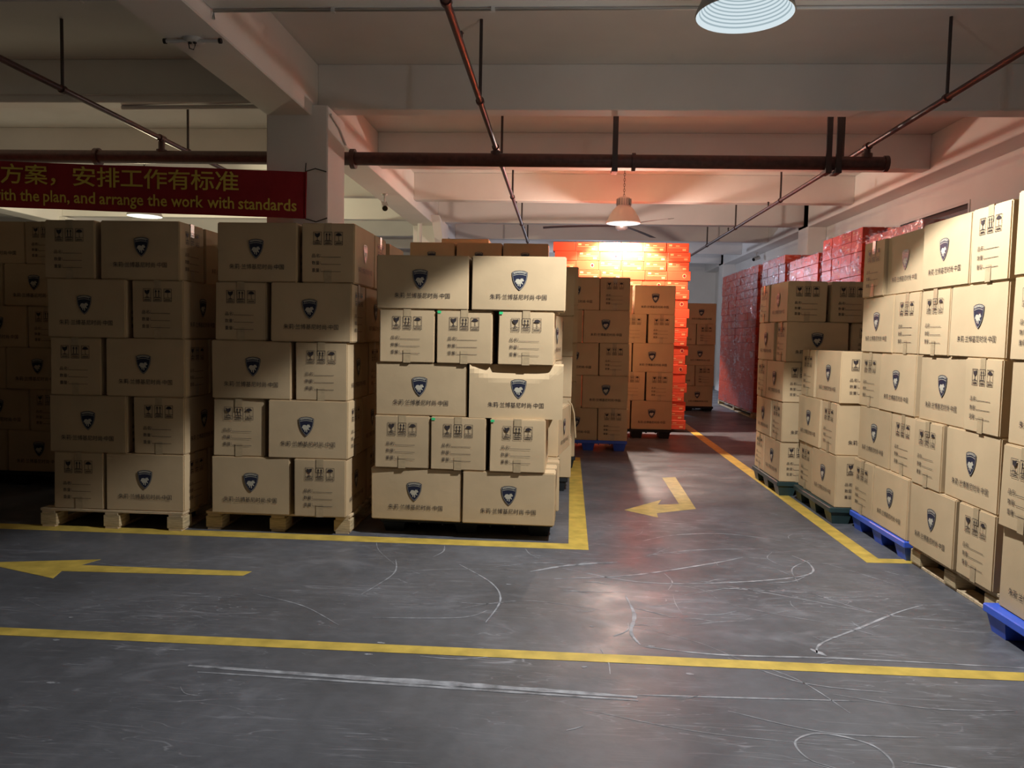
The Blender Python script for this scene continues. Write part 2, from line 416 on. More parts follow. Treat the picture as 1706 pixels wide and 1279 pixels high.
# the emblem: a navy shield with a pale arch on top and a pale charging bull
def emblem_mesh():
    mb = MB()
    def shield(s, dy=0):
        pts = [(-.5, .40), (-.30, .475), (0, .50), (.30, .475), (.5, .40), (.495, .22), (.455, .02), (.37, -.18), (.24, -.36), (.10, -.49), (0, -.55), (-.10, -.49), (-.24, -.36), (-.37, -.18), (-.455, .02), (-.495, .22)]
        return [(x * s, y * s + dy) for x, y in pts]
    S = (.112, .136)
    def sc(pts): return [(x * S[0], y * S[1]) for x, y in pts]
    mb.poly(sc(shield(1)), 0, 0)
    mb.poly(sc(shield(.93)), .0003, 1)
    mb.poly(sc(shield(.89)), .0006, 0)
    # arched band with small letter-like bars
    for a0, a1, yy in ((-.38, .38, .335),):
        for i in range(9):
            x = a0 + (a1 - a0) * (i + .1) / 9; x2 = a0 + (a1 - a0) * (i + .75) / 9
            d = .07 * (1 - (abs((x + x2) / .76)) ** 2)
            mb.poly(sc([(x, yy - .035 + d), (x2, yy - .035 + d), (x2, yy + .035 + d), (x, yy + .035 + d)]), .0009, 1)
    mb.strip(sc([(-.40, .24), (-.2, .285), (0, .30), (.2, .285), (.40, .24)]), .003, .0009, 1)
    bull = [(-.26, -.02), (-.20, .05), (-.08, .06), (.02, .02), (.10, .10), (.15, .05), (.19, .11), (.22, .03), (.28, -.02), (.24, -.07), (.17, -.06), (.15, -.13),
            (.22, -.19), (.18, -.23), (.09, -.17), (.06, -.22), (.07, -.33), (.01, -.35), (-.01, -.21), (-.06, -.20), (-.06, -.32), (-.12, -.30), (-.13, -.18), (-.19, -.22), (-.22, -.12), (-.30, -.12)]
    mb.poly(sc(bull), .0009, 1)
    return mb.mesh('emblem', [m_navy, m_pale])
EMB = emblem_mesh()
LETTER = fit_width(text_mesh('lettering', '朱莉·兰博基尼时尚·中国', .045, m_ink, bold=0.0), .405, .038)
def symbols_mesh():
    mb = MB()
    def frame(cx, w2=.030, y0=-.047, y1=.047, t=.0028):
        mb.rect(cx - w2, cx + w2, y1 - t, y1); mb.rect(cx - w2, cx + w2, y0, y0 + t)
        mb.rect(cx - w2, cx - w2 + t, y0, y1); mb.rect(cx + w2 - t, cx + w2, y0, y1)
        ym = y0 + .026
        mb.rect(cx - w2, cx + w2, ym, ym + t); mb.rect(cx - w2 + .007, cx + w2 - .007, y0 + .009, y0 + .013); mb.rect(cx - w2 + .010, cx + w2 - .010, y0 + .016, y0 + .019)
        return ym + t
    cs = (-.078, 0, .078)
    for c in cs: b = frame(c)
    c = cs[0]   # wine glass
    mb.poly([(c - .020, .040), (c - .017, .018), (c - .004, .006), (c + .004, .006), (c + .017, .018), (c + .020, .040), (c + .004, .037), (c - .003, .033)])
    mb.rect(c - .0022, c + .0022, b + .004, .006); mb.rect(c - .013, c + .013, b + .001, b + .005)
    for dx in (-.011, .011):   # two arrows
        x = cs[1] + dx
        mb.poly([(x - .008, .024), (x + .008, .024), (x, .041)]); mb.rect(x - .0028, x + .0028, b + .007, .025)
    mb.rect(cs[1] - .022, cs[1] + .022, b + .001, b + .005)
    c = cs[2]   # umbrella
    arc = [(c + .023 * math.cos(a), .018 + .022 * math.sin(a)) for a in [PI * i / 10 for i in range(11)]]
    arc += [(c - .015, .021), (c - .008, .017), (c, .021), (c + .008, .017), (c + .015, .021)]
    mb.poly(arc); mb.rect(c - .0016, c + .0016, b + .004, .022); mb.rect(c - .0016, c + .008, b + .003, b + .0056)
    return mb.mesh('handling_symbols', m_ink)
SYM = symbols_mesh()
def form_mesh():
    rows = ['品名', '数量', '重量']; vs = []; me = bpy.data.meshes.new('printed_form')
    bm = bmesh.new()
    for i, t in enumerate(rows):
        tm = fit_width(text_mesh('row', t, .04, m_ink, bold=0.0), .056, .027)
        tm.transform(Matrix.Translation((-.080, .052 - .052 * i, 0))); bm.from_mesh(tm); bpy.data.meshes.remove(tm)
        y = .041 - .052 * i
        q = [bm.verts.new(p) for p in ((-.044, y, 0), (.105, y, 0), (.105, y + .0026, 0), (-.044, y + .0026, 0))]
        bm.faces.new(q)
        for dy in (.006, .016):
            q = [bm.verts.new(p) for p in ((-.047, y + dy, 0), (-.043, y + dy, 0), (-.043, y + dy + .004, 0), (-.047, y + dy + .004, 0))]
            bm.faces.new(q)
    bm.to_mesh(me); bm.free(); me.materials.append(m_ink); return me
FORM = form_mesh()
mb = MB(); mb.rect(-.013, .013, -.009, .009); STICK = mb.mesh('sticker', m_green)

EYEV = Vector((0, 0, EYE))
CARTONS = 0
def carton(x, y, z, key, endon, label, group, yaw=0.0, dent=False, sticker=False, prints=True, flip=False):
    """x, y = centre; endon: the short side (with the symbols) faces -Y"""
    global CARTONS; CARTONS += 1
    L, W, H = key
    a = (PI / 2 if endon else 0.0) + yaw + (PI if flip else 0)
    r = empty('carton', (x, y, z), a)
    tag(r, label, 'carton', group)
    link('body', DENT if dent else BODY[key, CARTONS % 4], r)
    if not dent: link('packing_tape', TAPE[key, True], r)
    link('packing_tape', TAPE[key, False], r)
    if not prints: return r
    R3 = Matrix.Rotation(a, 3, 'Z')
    for k, (nx, ny, half, ang) in enumerate(((0, -1, W / 2, 0), (1, 0, L / 2, PI / 2), (0, 1, W / 2, PI), (-1, 0, L / 2, -PI / 2))):
        nrm = R3 @ Vector((nx, ny, 0)); ctr = Vector((x, y, z + H / 2)) + nrm * half
        if nrm.dot(EYEV - ctr) < -.12: continue
        off = half + .0022; rot = (PI / 2, 0, ang)
        def put(nm, me, u, v):
            rx, ry = -ny, nx          # right-hand direction on this face
            return link(nm, me, r, (nx * off + rx * u, ny * off + ry * u, v), rot)
        if ny != 0:
            put('emblem', EMB, random.uniform(-.02, .02), H * .565); put('lettering', LETTER, 0, H * .255)
        else:
            put('handling_symbols', SYM, .0, H * .745); put('printed_form', FORM, -.01, H * .335)
            if sticker and k == (3 if not flip else 1): put('sticker', STICK, -W / 2 + .022, H - .016)
    return r

ROWN = ['bottom', 'second', 'third', 'fourth', 'fifth', 'sixth']
def rowname(i, n): return 'top' if i == n - 1 else ROWN[i]

# ------------------------------------------------------------------ pallets
def wood_pallet(x, y, wx, wy, label, rz=0.0, hz=.14, bottom=True):
    r = tag(empty('wooden_pallet', (x, y, 0), rz), label, 'pallet', 'pallets under the cartons')
    nb = 7; bw = .105
    me = None
    for i in range(nb):
        yy = -wy / 2 + bw / 2 + (wy - bw) * i / (nb - 1)
        if me is None:
            mb = MB(); mb.cbox(-wx / 2, wx / 2, -bw / 2, bw / 2, 0, .018, .002); me = mb.mesh('deck_board', m_wood)
        link('deck_board', me, r, (0, yy, hz - .018))
    mb = MB(); mb.cbox(-.05, .05, -wy / 2, wy / 2, 0, .018, .002); sb = mb.mesh('stringer_board', m_wood)
    mb = MB(); mb.cbox(-.062, .062, -.07, .07, 0, hz - .054, .003); bk = mb.mesh('block', m_wood2)
    for xx in (-wx / 2 + .062, 0, wx / 2 - .062):
        link('stringer_board', sb, r, (xx, 0, hz - .036))
        link('skid_board', sb, r, (xx, 0, 0))
        for yy in (-wy / 2 + .07, 0, wy / 2 - .07): link('block', bk, r, (xx, yy, .018))
    return r
def plastic_pallet(x, y, wx, wy, m, label, rz=0.0, hz=.14):
    r = tag(empty('plastic_pallet', (x, y, 0), rz), label, 'pallet', 'pallets under the cartons')
    mb = MB(); mb.cbox(-wx / 2, wx / 2, -wy / 2, wy / 2, hz - .045, hz, .006)
    mb.build('deck', m, r)
    mb = MB()
    for i in range(-3, 4): mb.box(i * wx / 7.2 - .006, i * wx / 7.2 + .006, -wy / 2 + .03, wy / 2 - .03, hz - .065, hz - .045)
    mb.build('rib', m, r)
    mb = MB(); a, b = .085, .065
    vs = [(sx * a, sy * a, hz - .045) for sx, sy in ((-1, -1), (1, -1), (1, 1), (-1, 1))] + [(sx * b, sy * b, 0) for sx, sy in ((-1, -1), (1, -1), (1, 1), (-1, 1))]
    mb.add(vs, [(0, 1, 2, 3), (7, 6, 5, 4), (0, 4, 5, 1), (1, 5, 6, 2), (2, 6, 7, 3), (3, 7, 4, 0)]); ft = mb.mesh('foot', m)
    for xx in (-wx / 2 + .10, 0, wx / 2 - .10):
        for yy in (-wy / 2 + .10, 0, wy / 2 - .10): link('foot', ft, r, (xx, yy, 0))
    return r

# ------------------------------------------------------------------ stacks on the left
G = 'kraft cartons stacked on pallets'
def J(s=.008): return random.uniform(-s, s)
def face_word(endon): return 'with handling symbols' if endon else 'with shield emblem'
def front_stack(rows, yf, z0, key, phrase, side='R', stick=False, deep=True):
    L, W, H = key; n = len(rows); z = z0
    for i, row in enumerate(rows):
        names = ['left', 'right'] if len(row) == 2 else ['left', 'middle', 'right']
        for (kind, xc, dy), nm in zip(row, names):
            endon = kind == 'e'
            dpt = L if endon else W
            carton(xc, yf + dy + dpt / 2, z, key, endon, 'brown carton %s, %s row %s, %s' % (face_word(endon), rowname(i, n), nm, phrase), G, J(.012), flip=random.random() < .5)
        z += H + .001
def mid(a, b): return (a + b) / 2
L1 = [[('e', -3.56, 0), ('l', -3.05, 0)], [('l', -3.485, 0), ('e', -2.945, .01)], [('e', -3.575, .0), ('l', -3.04, 0)], [('l', -3.48, -.01), ('e', -2.945, .01)], [('e', -3.60, 0), ('l', -3.07, 0)]]
L2 = [[('l', -2.255, 0), ('e', -1.73, -.02)], [('e', -2.35, .01), ('l', -1.82, -.01)], [('l', -2.25, 0), ('e', -1.725, 0)], [('e', -2.33, .01), ('l', -1.80, -.01)], [('l', -2.205, 0), ('e', -1.68, 0)]]
PH1, PH2, PH3 = 'left stack under the banner', "stack under the banner's right end", 'stack at the yellow corner'
front_stack(L1, 5.52, .14, T1, PH1); front_stack(L2, 5.54, .14, T1, PH2)
# the deeper cartons of those two stacks whose right sides show
for rows, xr, ph in ((L1, -2.75, PH1), (L2, -1.49, PH2)):
    for i, row in enumerate(rows):
        kind = row[1][0]; L, W, H = T1
        z = .14 + i * (H + .001)
        if kind == 'l':
            x = row[1][1] + L / 2 - W / 2; yy = 5.53 + W + .015 + L / 2; endon = True
        else:
            x = row[1][1] + W / 2 - L / 2; yy = 5.54 + L + .02 + W / 2; endon = False
        carton(x, yy, z, T1, endon, 'shaded brown carton deeper in, %s row, right side of %s' % (rowname(i, 5), ph), G, J(.01))
wood_pallet(-3.305, 5.50 + .53, 1.10, 1.04, 'wooden pallet under the left stack below the banner')
wood_pallet(-2.07, 5.585 + .53, 1.10, 1.04, "wooden pallet under the stack below the banner's right end")

# L3 at the yellow corner
L, W, H = T2
z = .12; rows3 = [[('l', -1.025, 0), ('l', -.34, -.035)], [('e', -1.135, -.01), ('e', -.715, -.025), ('e', -.28, -.05)], [('l', -1.0, 0), ('l', -.305, -.02)],
                  [('e', -1.105, -.01), ('e', -.685, -.02), ('e', -.235, -.035)], [('l', -.995, -.02), ('l', -.30, -.04)]]
for i, row in enumerate(rows3):
    names = ['left', 'right'] if len(row) == 2 else ['left', 'middle', 'right']
    for (kind, xc, dy), nm in zip(row, names):
        endon = kind == 'e'
        carton(xc, 5.60 + dy + (L if endon else W) / 2, z, T2, endon, 'brown carton %s, %s row %s, %s' % (face_word(endon) if not (i == 2 and nm == 'right') else 'with emblem and dented top edge', rowname(i, 5), nm, PH3), G,
               (-.035 if i == 0 else -.01) + J(.012), dent=(i == 2 and nm == 'right'), sticker=endon and nm != 'left')
    # what stands behind, along the aisle
    if len(row) == 2:
        for q in range(2):
            yy = 5.60 + .02 + W * (1.5 + q) + .015 * (q + 1)
            if q == 0 or i in (0, 2):
                carton(-.33 + J(.02), yy, z, T2, False, 'brown carton %s deep on the aisle side, %s row, %s' % (('one', 'two')[q], rowname(i, 5), PH3), G, J(.02))
    else:
        carton(-.14 if i == 1 else -.22, 5.60 + L * 1.5 + .06, z, T2, True, 'brown carton turned askew behind the front one, %s row, %s' % (rowname(i, 5), PH3), G, -.16 if i == 1 else -.14)
    z += H + .001
plastic_pallet(-.67, 5.70 + .60, 1.30, 1.18, m_black_pl, 'black plastic pallet under the stack at the yellow corner', hz=.12)
# loose strap hanging on the aisle side
mb = MB(); pts = [(.09, 6.86, .93), (.12, 6.88, .90), (.145, 6.89, .82), (.155, 6.89, .72), (.165, 6.89, .60)]
mb.tube(pts, .006, 6)
tag(mb.build('loose_strap', m_tape), 'loose end of packing strap hanging on the aisle side of the corner stack', 'strap')

# dark stacks behind: far left, second row, along the aisle
def simple_stack(xs, yf, z0, key, n, phrase, ytype='front', right_first='e', group=G, word='shaded brown carton'):
    """front faces at yf; xs = right edge; alternating long / end boxes from the right edge"""
    L, W, H = key; z = z0
    for i in range(n):
        kinds = ['e', 'l'] if (i % 2 == 0) == (right_first == 'e') else ['l', 'e']
        x = xs + J(.012)
        for nm, k in zip(('right', 'left'), kinds):
            wd = W if k == 'e' else L; dp = L if k == 'e' else W
            carton(x - wd / 2, yf + dp / 2 + J(.01), z, key, k == 'e', '%s %s, %s row %s, %s' % (word, face_word(k == 'e'), rowname(i, n), nm, phrase), group, J(.01))
            x -= wd + .005
        z += H + .001
simple_stack(-4.55, 6.9, .14, T3, 6, 'dark stack at far left edge', right_first='l')
plastic_pallet(-5.05, 6.9 + .34, 1.0, .66, m_black_pl, 'black plastic pallet under the dark stack at far left edge')
simple_stack(-1.50, 6.75, .14, T1, 5, 'second row behind banner stacks')
plastic_pallet(-2.0, 6.75 + .32, 1.02, .62, m_black_pl, 'black plastic pallet in the second row behind the banner stacks')
simple_stack(-5.58, 6.9, .14, T3, 6, 'added light-blocking stack beyond far left edge', right_first='e')  # unseen stack, added to block light coming in from the left bay
plastic_pallet(-6.08, 6.9 + .34, 1.0, .66, m_black_pl, 'black plastic pallet under the added light-blocking stack beyond the far left edge')
simple_stack(-2.90, 6.85, .14, T1, 5, 'second row behind left banner stack', right_first='l')
plastic_pallet(-3.40, 6.85 + .32, 1.02, .62, m_black_pl, 'black plastic pallet behind the left banner stack')
simple_stack(-4.15, 8.05, .14, T1, 5, 'added light-blocking third row behind banner stack', right_first='e')  # hidden row, added to stop the left lamp's streak on the floor
plastic_pallet(-4.65, 8.05 + .32, 1.02, .62, m_black_pl, 'black plastic pallet under the added light-blocking third row behind the left banner stack')
simple_stack(-4.98, 5.52, .14, T1, 5, 'added light-blocking stack beyond left wooden pallet', right_first='l')  # out-of-view stack, added to keep the far-left stack in shade
wood_pallet(-5.47, 5.50 + .34, 1.04, .66, 'wooden pallet under the added light-blocking stack beyond the left wooden-pallet stack')
# M behind the corner stack
simple_stack(.13, 7.42, .14, T2, 5, 'stack just behind corner stack', right_first='l')
plastic_pallet(-.43, 7.42 + .34, 1.08, .66, m_black_pl, 'black plastic pallet just behind the corner stack')
L, W, H = T1
# six-row stack farther back, seen only above the corner stack
for i in range(6):
    for nm, x in (('right', -.47), ('middle', -1.085), ('left', -1.70)):
        carton(x + J(.01), 10.25 + W / 2, .14 + i * (H + .001), T1, False, 'dark carton, %s of six rows, %s, rising behind corner stack' % (('lowest', 'second', 'third', 'fourth', 'fifth', 'top')[i], nm), G, J(.01))
for i in range(7):
    carton(-1.38, 11.1 + T2[1] / 2, .14 + i * (T2[2] + .001), T2, False, 'dark carton, %s of seven, tallest pile behind the corner stack' % ('lowest', 'second', 'third', 'fourth', 'fifth', 'sixth', 'top')[i], G)
plastic_pallet(-1.38, 11.1 + .20, .70, .40, m_black_pl, 'black plastic pallet under the tallest pile')
plastic_pallet(-1.085, 10.25 + .20, 1.82, .40, m_black_pl, 'black plastic pallet under the six-row stack')
for i in range(5): carton(-.10, 8.75 + W / 2, .14 + i * (H + .001), T1, False, 'shaded carton %s row of the third stack along the aisle' % rowname(i, 5), G)
plastic_pallet(-.10, 8.75 + .21, .62, .40, m_black_pl, 'black plastic pallet under the third stack along the aisle')
# A and B
simple_stack(.915, 10.2, .14, T1, 5, 'dim stack narrowing the aisle', right_first='e')
plastic_pallet(.41, 10.2 + .32, 1.02, .62, m_blue, 'dark blue plastic pallet under the stack narrowing the aisle')
z = .14
for i in range(5):
    if i % 2 == 0:
        carton(1.395, 11.6 + W / 2, z, T1, False, 'dim carton with shield emblem, %s row before the red wall' % rowname(i, 5), G, J(.01))
        carton(.885 if i < 4 else .872, 11.6 + L / 2, z, T1, True, 'dim carton half hidden, %s row left, before the red wall' % rowname(i, 5), G)
    else:
        carton(1.50, 11.6 + L / 2, z, T1, True, 'dim carton with handling symbols, %s row right before the red wall' % rowname(i, 5), G, J(.01))
        carton(1.09, 11.6 + L / 2, z, T1, True, 'dim carton with handling symbols, %s row left before the red wall' % rowname(i, 5), G, J(.01))
    z += H + .001
plastic_pallet(1.19, 11.62 + .22, 1.02, .42, m_black_pl, 'black plastic pallet under the stack before the red wall')
simple_stack(3.22, 16.3, .10, T1, 5, 'darkest stack at aisle end', right_first='l')
plastic_pallet(2.72, 16.3 + .32, 1.02, .62, m_black_pl, 'black plastic pallet under the stack at the aisle end', hz=.10)

# ------------------------------------------------------------------ stacks on the right (their long sides face the aisle)
def side_stack(xf, yn, z0, key, n, near_top, phrase, extra=False, yaw=0.0):
    """near_top: 'l' or 'e' = which side the near carton of the top row shows to the aisle"""
    L, W, H = key
    for i in range(n):
        near = near_top if (n - 1 - i) % 2 == 0 else ('e' if near_top == 'l' else 'l')
        y = yn + J(.015); z = z0 + i * (H + .001)
        for nm, k in (('near', near), ('far', 'e' if near == 'l' else 'l')):
            ln = L if k == 'l' else W; dp = W if k == 'l' else L
            dx = J(.014)
            # a carton whose long side faces -X lies along Y: that is the 'end-on' turn
            carton(xf + dx + dp / 2, y + ln / 2, z, key, k == 'l', 'brown carton %s to the aisle, %s row %s, %s' % (('emblem' if k == 'l' else 'symbols'), rowname(i, n), nm, phrase), G, yaw + J(.015), flip=random.random() < .5)
            y += ln + .012
        if extra:
            if near == 'l': carton(xf + W + .04 + W / 2, yn - .012 + L / 2, z, key, True, 'brown carton second from the aisle, %s row, %s' % (rowname(i, n), phrase), G, J(.01))
            else: carton(xf + L + .04 + W / 2, yn + .02 + L / 2, z, key, True, 'brown carton second from the aisle, %s row, %s' % (rowname(i, n), phrase), G, J(.01))
side_stack(2.15, 7.54, .14, T3, 5, 'l', 'farthest right-hand stack', True)
side_stack(2.28, 6.45, .14, T1, 3, 'l', 'low three-row stack', True)
side_stack(2.42, 5.40, .14, T1, 5, 'l', 'right stack on blue pallet')
side_stack(2.40, 4.33, .14, T1, 5, 'e', 'right stack on wooden pallet')
side_stack(2.31, 3.12, .14, T1, 5, 'e', 'nearest right stack')
plastic_pallet(2.13 + .5, 7.56 + .48, 1.0, .98, m_green_pl, 'dark green plastic pallet under the farthest right-hand stack')
plastic_pallet(2.25 + .5, 6.44 + .5, 1.0, 1.0, m_green_pl, 'dark green plastic pallet under the low three-row stack')
plastic_pallet(2.39 + .5, 5.39 + .5, 1.0, 1.0, m_blue, 'blue plastic pallet under the tall right-hand stack')
wood_pallet(2.43 + .5, 4.33 + .51, 1.0, 1.06, 'wooden pallet under the right-hand stack')
plastic_pallet(2.27 + .5, 3.17 + .5, 1.0, 1.0, m_blue, 'blue plastic pallet under the nearest right stack')

# ------------------------------------------------------------------ red gift boxes
RL, RW, RH = .355, .265, .148
def red_body(l, w_, h):
    mb = MB(); mb.cbox(-l / 2, l / 2, -w_ / 2, w_ / 2, 0, h, .004); return mb.mesh('body', m_red)
RB = red_body(RL, RW, RH - .003)
def red_prints():
    mb = MB(); l = RL / 2
    mb.rect(-l + .04, -l + .09, .02, .05, 0, 0); mb.rect(-.03, .03, .02, .032, 0, 0); mb.rect(l - .10, l - .045, -.05, -.02, 0, 0); mb.rect(-l + .03, l - .03, -.004, .002, 0, 0)
    a = mb.mesh('gold_print', m_gold)
    mb = MB(); c = [(l * .45 + .030 * math.cos(2 * PI * k / 14), .034 * math.sin(2 * PI * k / 14)) for k in range(14)]
    mb.poly(c, 0, 0)
    c = [(l * .45 + .020 * math.cos(2 * PI * k / 14), .023 * math.sin(2 * PI * k / 14)) for k in range(14)]
    mb.poly(c, .0005, 1)
    b = mb.mesh('gold_seal', [m_gold, m_red_d])
    mb = MB(); mb.rect(-.085, .085, -.062, .062, 0, 0); mb.rect(-.02, .02, -.060, .060, .0005, 1)
    c_ = mb.mesh('dark_panel', [m_red_d, m_navy])
    return a, b, c_
RP = red_prints()
GR = 'red boxes stacked along the aisle'
def red_box(x, y, z, rz, label, pr):
    r = tag(empty('red_box', (x, y, z), rz), label, 'box', GR)
    link('body', RB, r)
    if pr < 3: link(('gold_print', 'gold_seal', 'dark_panel')[pr], RP[pr], r, (0, -RW / 2 - .0012, RH / 2), (PI / 2, 0, 0))
    return r
stuff = MB()
ORD = 'first second third fourth fifth sixth seventh eighth ninth tenth eleventh twelfth thirteenth fourteenth fifteenth sixteenth seventeenth eighteenth nineteenth twentieth twenty-first'.split()
# the red wall facing the camera (front face y = 12.5)
nrow = 20; z0 = .05
for i in range(nrow):
    off = (.0, .11, .05, .16)[i % 4]
    for j in range(6):
        x = -.12 + RL / 2 + j * (RL + .003) - (off - .1) * .25; z = z0 + i * RH
        seen = i >= 13 or (j >= 4)
        if seen:
            rnd = random.random(); pr = 0 if rnd < .6 else (1 if rnd < .80 else (2 if rnd < .86 else 3))
            red_box(x, 12.5 + RW / 2 + J(.006), z, J(.01), 'red box in wall facing the viewer, %s row down, %s from left' % (ORD[nrow - i - 1], ORD[j]), pr)
        else: stuff.box(x - RL / 2, x + RL / 2, 12.5, 12.5 + RW, z, z + RH - .003)
stuff.box(-.10, 1.95, 12.5 + RW + .02, 14.2, .05, z0 + nrow * RH - .004)  # unseen bulk behind the wall, sized to keep lamp light off the far stack
# stacks along the right wall (faces at x = 3.72)
for nm, y0, ncol, top, low in (('farthest wrapped', 15.0, 9, 2.86, 0), ('fourth', 13.25, 4, 2.98, 8), ('third', 11.55, 4, 2.80, 13), ('second', 9.95, 4, 2.95, 13), ('nearest', 8.30, 4, 2.82, 13)):
    nr = int(round((top - .12) / RH))
    for i in range(nr):
        for j in range(ncol):
            y = y0 + RL / 2 + j * (RL + .003); z = .12 + i * RH
            show = (i >= low) if low else (i % 1 == 0 and (i >= 11 or j < 9))
            if nm.startswith('far') and not (i >= 9 and True): show = j % 3 != 9 and i >= 9
            if show:
                rnd = random.random(); pr = 0 if rnd < .35 else (1 if rnd < .6 else 3)
                red_box(3.72 + RW / 2 + J(.008), y, z, -PI / 2 + J(.01), 'red box, %s stack by right wall, %s row down, %s from near end' % (nm, ORD[nr - i - 1], ORD[j]), pr)
            else: stuff.box(3.72, 3.72 + RW, y - RL / 2, y + RL / 2, z, z + RH - .003)
    ye = y0 + ncol * (RL + .003)
    stuff.box(3.72 + RW + .02, 4.58, y0 + .005, ye - .005, .12, .12 + nr * RH - .004)
    wood_pallet(4.15, (y0 + ye) / 2, .88, ye - y0, 'wooden pallet under the %s red stack by the right wall' % nm, hz=.12)
    # stretch film, a wrinkled shell around the load
    fm = MB(); nz = 14; ny = max(6, int((ye - y0) / .12)); xs = 3.70; h = .12 + nr * RH
    f0 = 0.0 if nm.startswith('far') else h - 1.0
    f0 = max(.1, f0)
    g = [[(xs - random.uniform(0, .02), y0 - .02 + (ye - y0 + .04) * i / ny, f0 + (h + .01 - f0) * j / nz) for i in range(ny + 1)] for j in range(nz + 1)]
    vs = [p for r_ in g for p in r_]
    fm.add(vs, [(j * (ny + 1) + i, j * (ny + 1) + i + 1, (j + 1) * (ny + 1) + i + 1, (j + 1) * (ny + 1) + i) for j in range(nz) for i in range(ny)], 0, True)
    g = [[(xs - .01 + .92 * i / 8, y0 - .02 - random.uniform(0, .012), f0 + (h + .01 - f0) * j / nz) for i in range(9)] for j in range(nz + 1)]
    vs = [p for r_ in g for p in r_]
    fm.add(vs, [(j * 9 + i, j * 9 + i + 1, (j + 1) * 9 + i + 1, (j + 1) * 9 + i) for j in range(nz) for i in range(8)], 0, True)
    tag(fm.build('stretch_film', m_film), 'clear stretch film around the %s red stack by the right wall' % nm, 'film')
tag(stuff.build('stacked_red_boxes', m_red), 'inner and lower red boxes of the stacks', kind='stuff')

# ------------------------------------------------------------------ pipes
def ring(mb, c, axis, r, t, n=16):
    c = Vector(c); a = Vector(axis); mb.tube([c - a * t / 2, c + a * t / 2], r, n)
PZ, PY, PR = 3.335, 8.30, .070
main = tag(empty('fire_main_pipe', (0, PY, PZ)), 'thick dark brown fire main pipe crossing under the beams', 'pipe')
mb = MB(); mb.tube([(-16, 0, .03), (-2.9, 0, .02), (3.31, 0, 0)], PR, 16); mb.build('pipe', m_pipe, main)
mb = MB(); ring(mb, (-2.25, 0, .015), (1, 0, 0), .105, .05); mb.build('flange', m_pipe, main)
mb = MB(); ring(mb, (.73, 0, 0), (1, 0, 0), .095, .035); mb.build('coupling', m_pipe, main)
mb = MB(); ring(mb, (-5.08, 0, .02), (1, 0, 0), .095, .045); mb.build('coupling', m_pipe, main)
mb = MB(); ring(mb, (3.30, 0, 0), (1, 0, 0), .082, .04); mb.build('end_cap', m_pipe, main)
for x, zz in ((.53, SLAB), (2.70, SLAB), (2.80, SLAB)):
    mb = MB(); mb.box(x - .028, x + .028, -.012 - .07 - .012, .012 - .07 - .012, -.115, zz - PZ + .01); mb.box(x - .03, x + .03, -.10, .08, -.115, -.08)
    mb.build('hanger', m_rod, main)
def branch(x, z, tops, label, y0=-2.0, y1=20.0):
    r = tag(empty('sprinkler_pipe', (x, 0, z)), label, 'pipe', 'sprinkler pipes running down the aisle')
    mb = MB(); mb.tube([(0, y0, 0), (0, y1, 0)], .026, 10); mb.build('pipe', m_pipe, r)
    mb = MB(); mb.tube([(0, PY, -.01), (0, PY, PZ - z + .03)], .034, 10); ring(mb, (0, PY, PZ - z + .075), (0, 0, 1), .055, .05); mb.build('riser', m_pipe, r)
    mb = MB(); ring(mb, (0, PY, 0), (0, 1, 0), .038, .10, 12); mb.build('tee', m_pipe, r)
    for k in tops:
        mb = MB(); mb.tube([(0, k, 0), (0, k, SLAB - z + .005)], .014, 8); mb.build('hanger_rod', m_rod, r)
        mb = MB(); ring(mb, (0, k, 0), (0, 1, 0), .036, .045, 12); mb.build('coupling', m_pipe, r)
    for k in (5.4, 9.3, 12.1, 14.9):
        mb = MB(); mb.tube([(0, k, 0), (0, k, .07)], .012, 6); mb.lathe([(.004, .07), (.016, .075), (.02, .08), (.004, .095)], 8, 0, (0, k, 0)); mb.build('sprinkler_head', m_rod, r)
    return r
branch(-.72, 3.475, (4.7, 6.67, 9.1, 11.2, 13.9, 16.4), 'thin brown sprinkler pipe above the corner stack')
branch(3.11, 3.505, (6.66, 9.0, 11.45, 14.3, 17.0), 'thin brown sprinkler pipe above the right-hand stacks')
branch(-4.36, 3.555, (6.62, 8.9, 11.4, 14.0), 'thin brown sprinkler pipe above the banner')

# ------------------------------------------------------------------ conduits on beams
def conduit(label, pts, r=.011, clips=()):
    e = tag(empty('conduit', pts[0]), label, 'conduit')
    o = Vector(pts[0]); mb = MB(); mb.tube([Vector(p) - o for p in pts], r, 8); mb.build('tube', m_cond, e)
    for c in clips:
        mb = MB(); c = Vector(c) - o; mb.box(c.x - .012, c.x + .012, c.y - .02, c.y + .02, c.z - .018, c.z + .018); mb.build('clip', m_cond, e)
    return e
YB1 = 7.74 - 2.553
conduit('white conduit along the underside of the nearest beam', [(-2.44, YB1 + .175, 3.64), (-2.44, YB1 + .175, BEAM - .014), (4.6, YB1 + .175, BEAM - .014)], .012, [(-1.6, YB1 + .175, BEAM - .012), (-.5, YB1 + .175, BEAM - .012), (.9, YB1 + .175, BEAM - .012)])
conduit('white conduit along the nearest beam left of the girder', [(-9, YB1 + .03, BEAM + .006), (-2.93, YB1 + .03, BEAM + .006)], .012, [(-3.3, YB1 + .03, BEAM + .006), (-5, YB1 + .03, BEAM + .006)])
conduit('thin conduit on the face of the beam above the banner', [(-9.5, 7.575, BEAM + .10), (-3.2, 7.575, BEAM + .09)], .008)
conduit('white trunking under the beam above the banner', [(-4.45, 7.70, BEAM), (-2.95, 7.60, BEAM - .015)], .022)
conduit('pale cable tube beside the column', [(-2.285, 7.6, 3.62), (-2.285, 7.9, 3.57), (-2.285, 8.14, 3.46)], .012)
conduit('white vertical cable duct beside the distant column', [(-2.72, 14.85, 3.75), (-2.72, 14.85, 3.15)], .045)
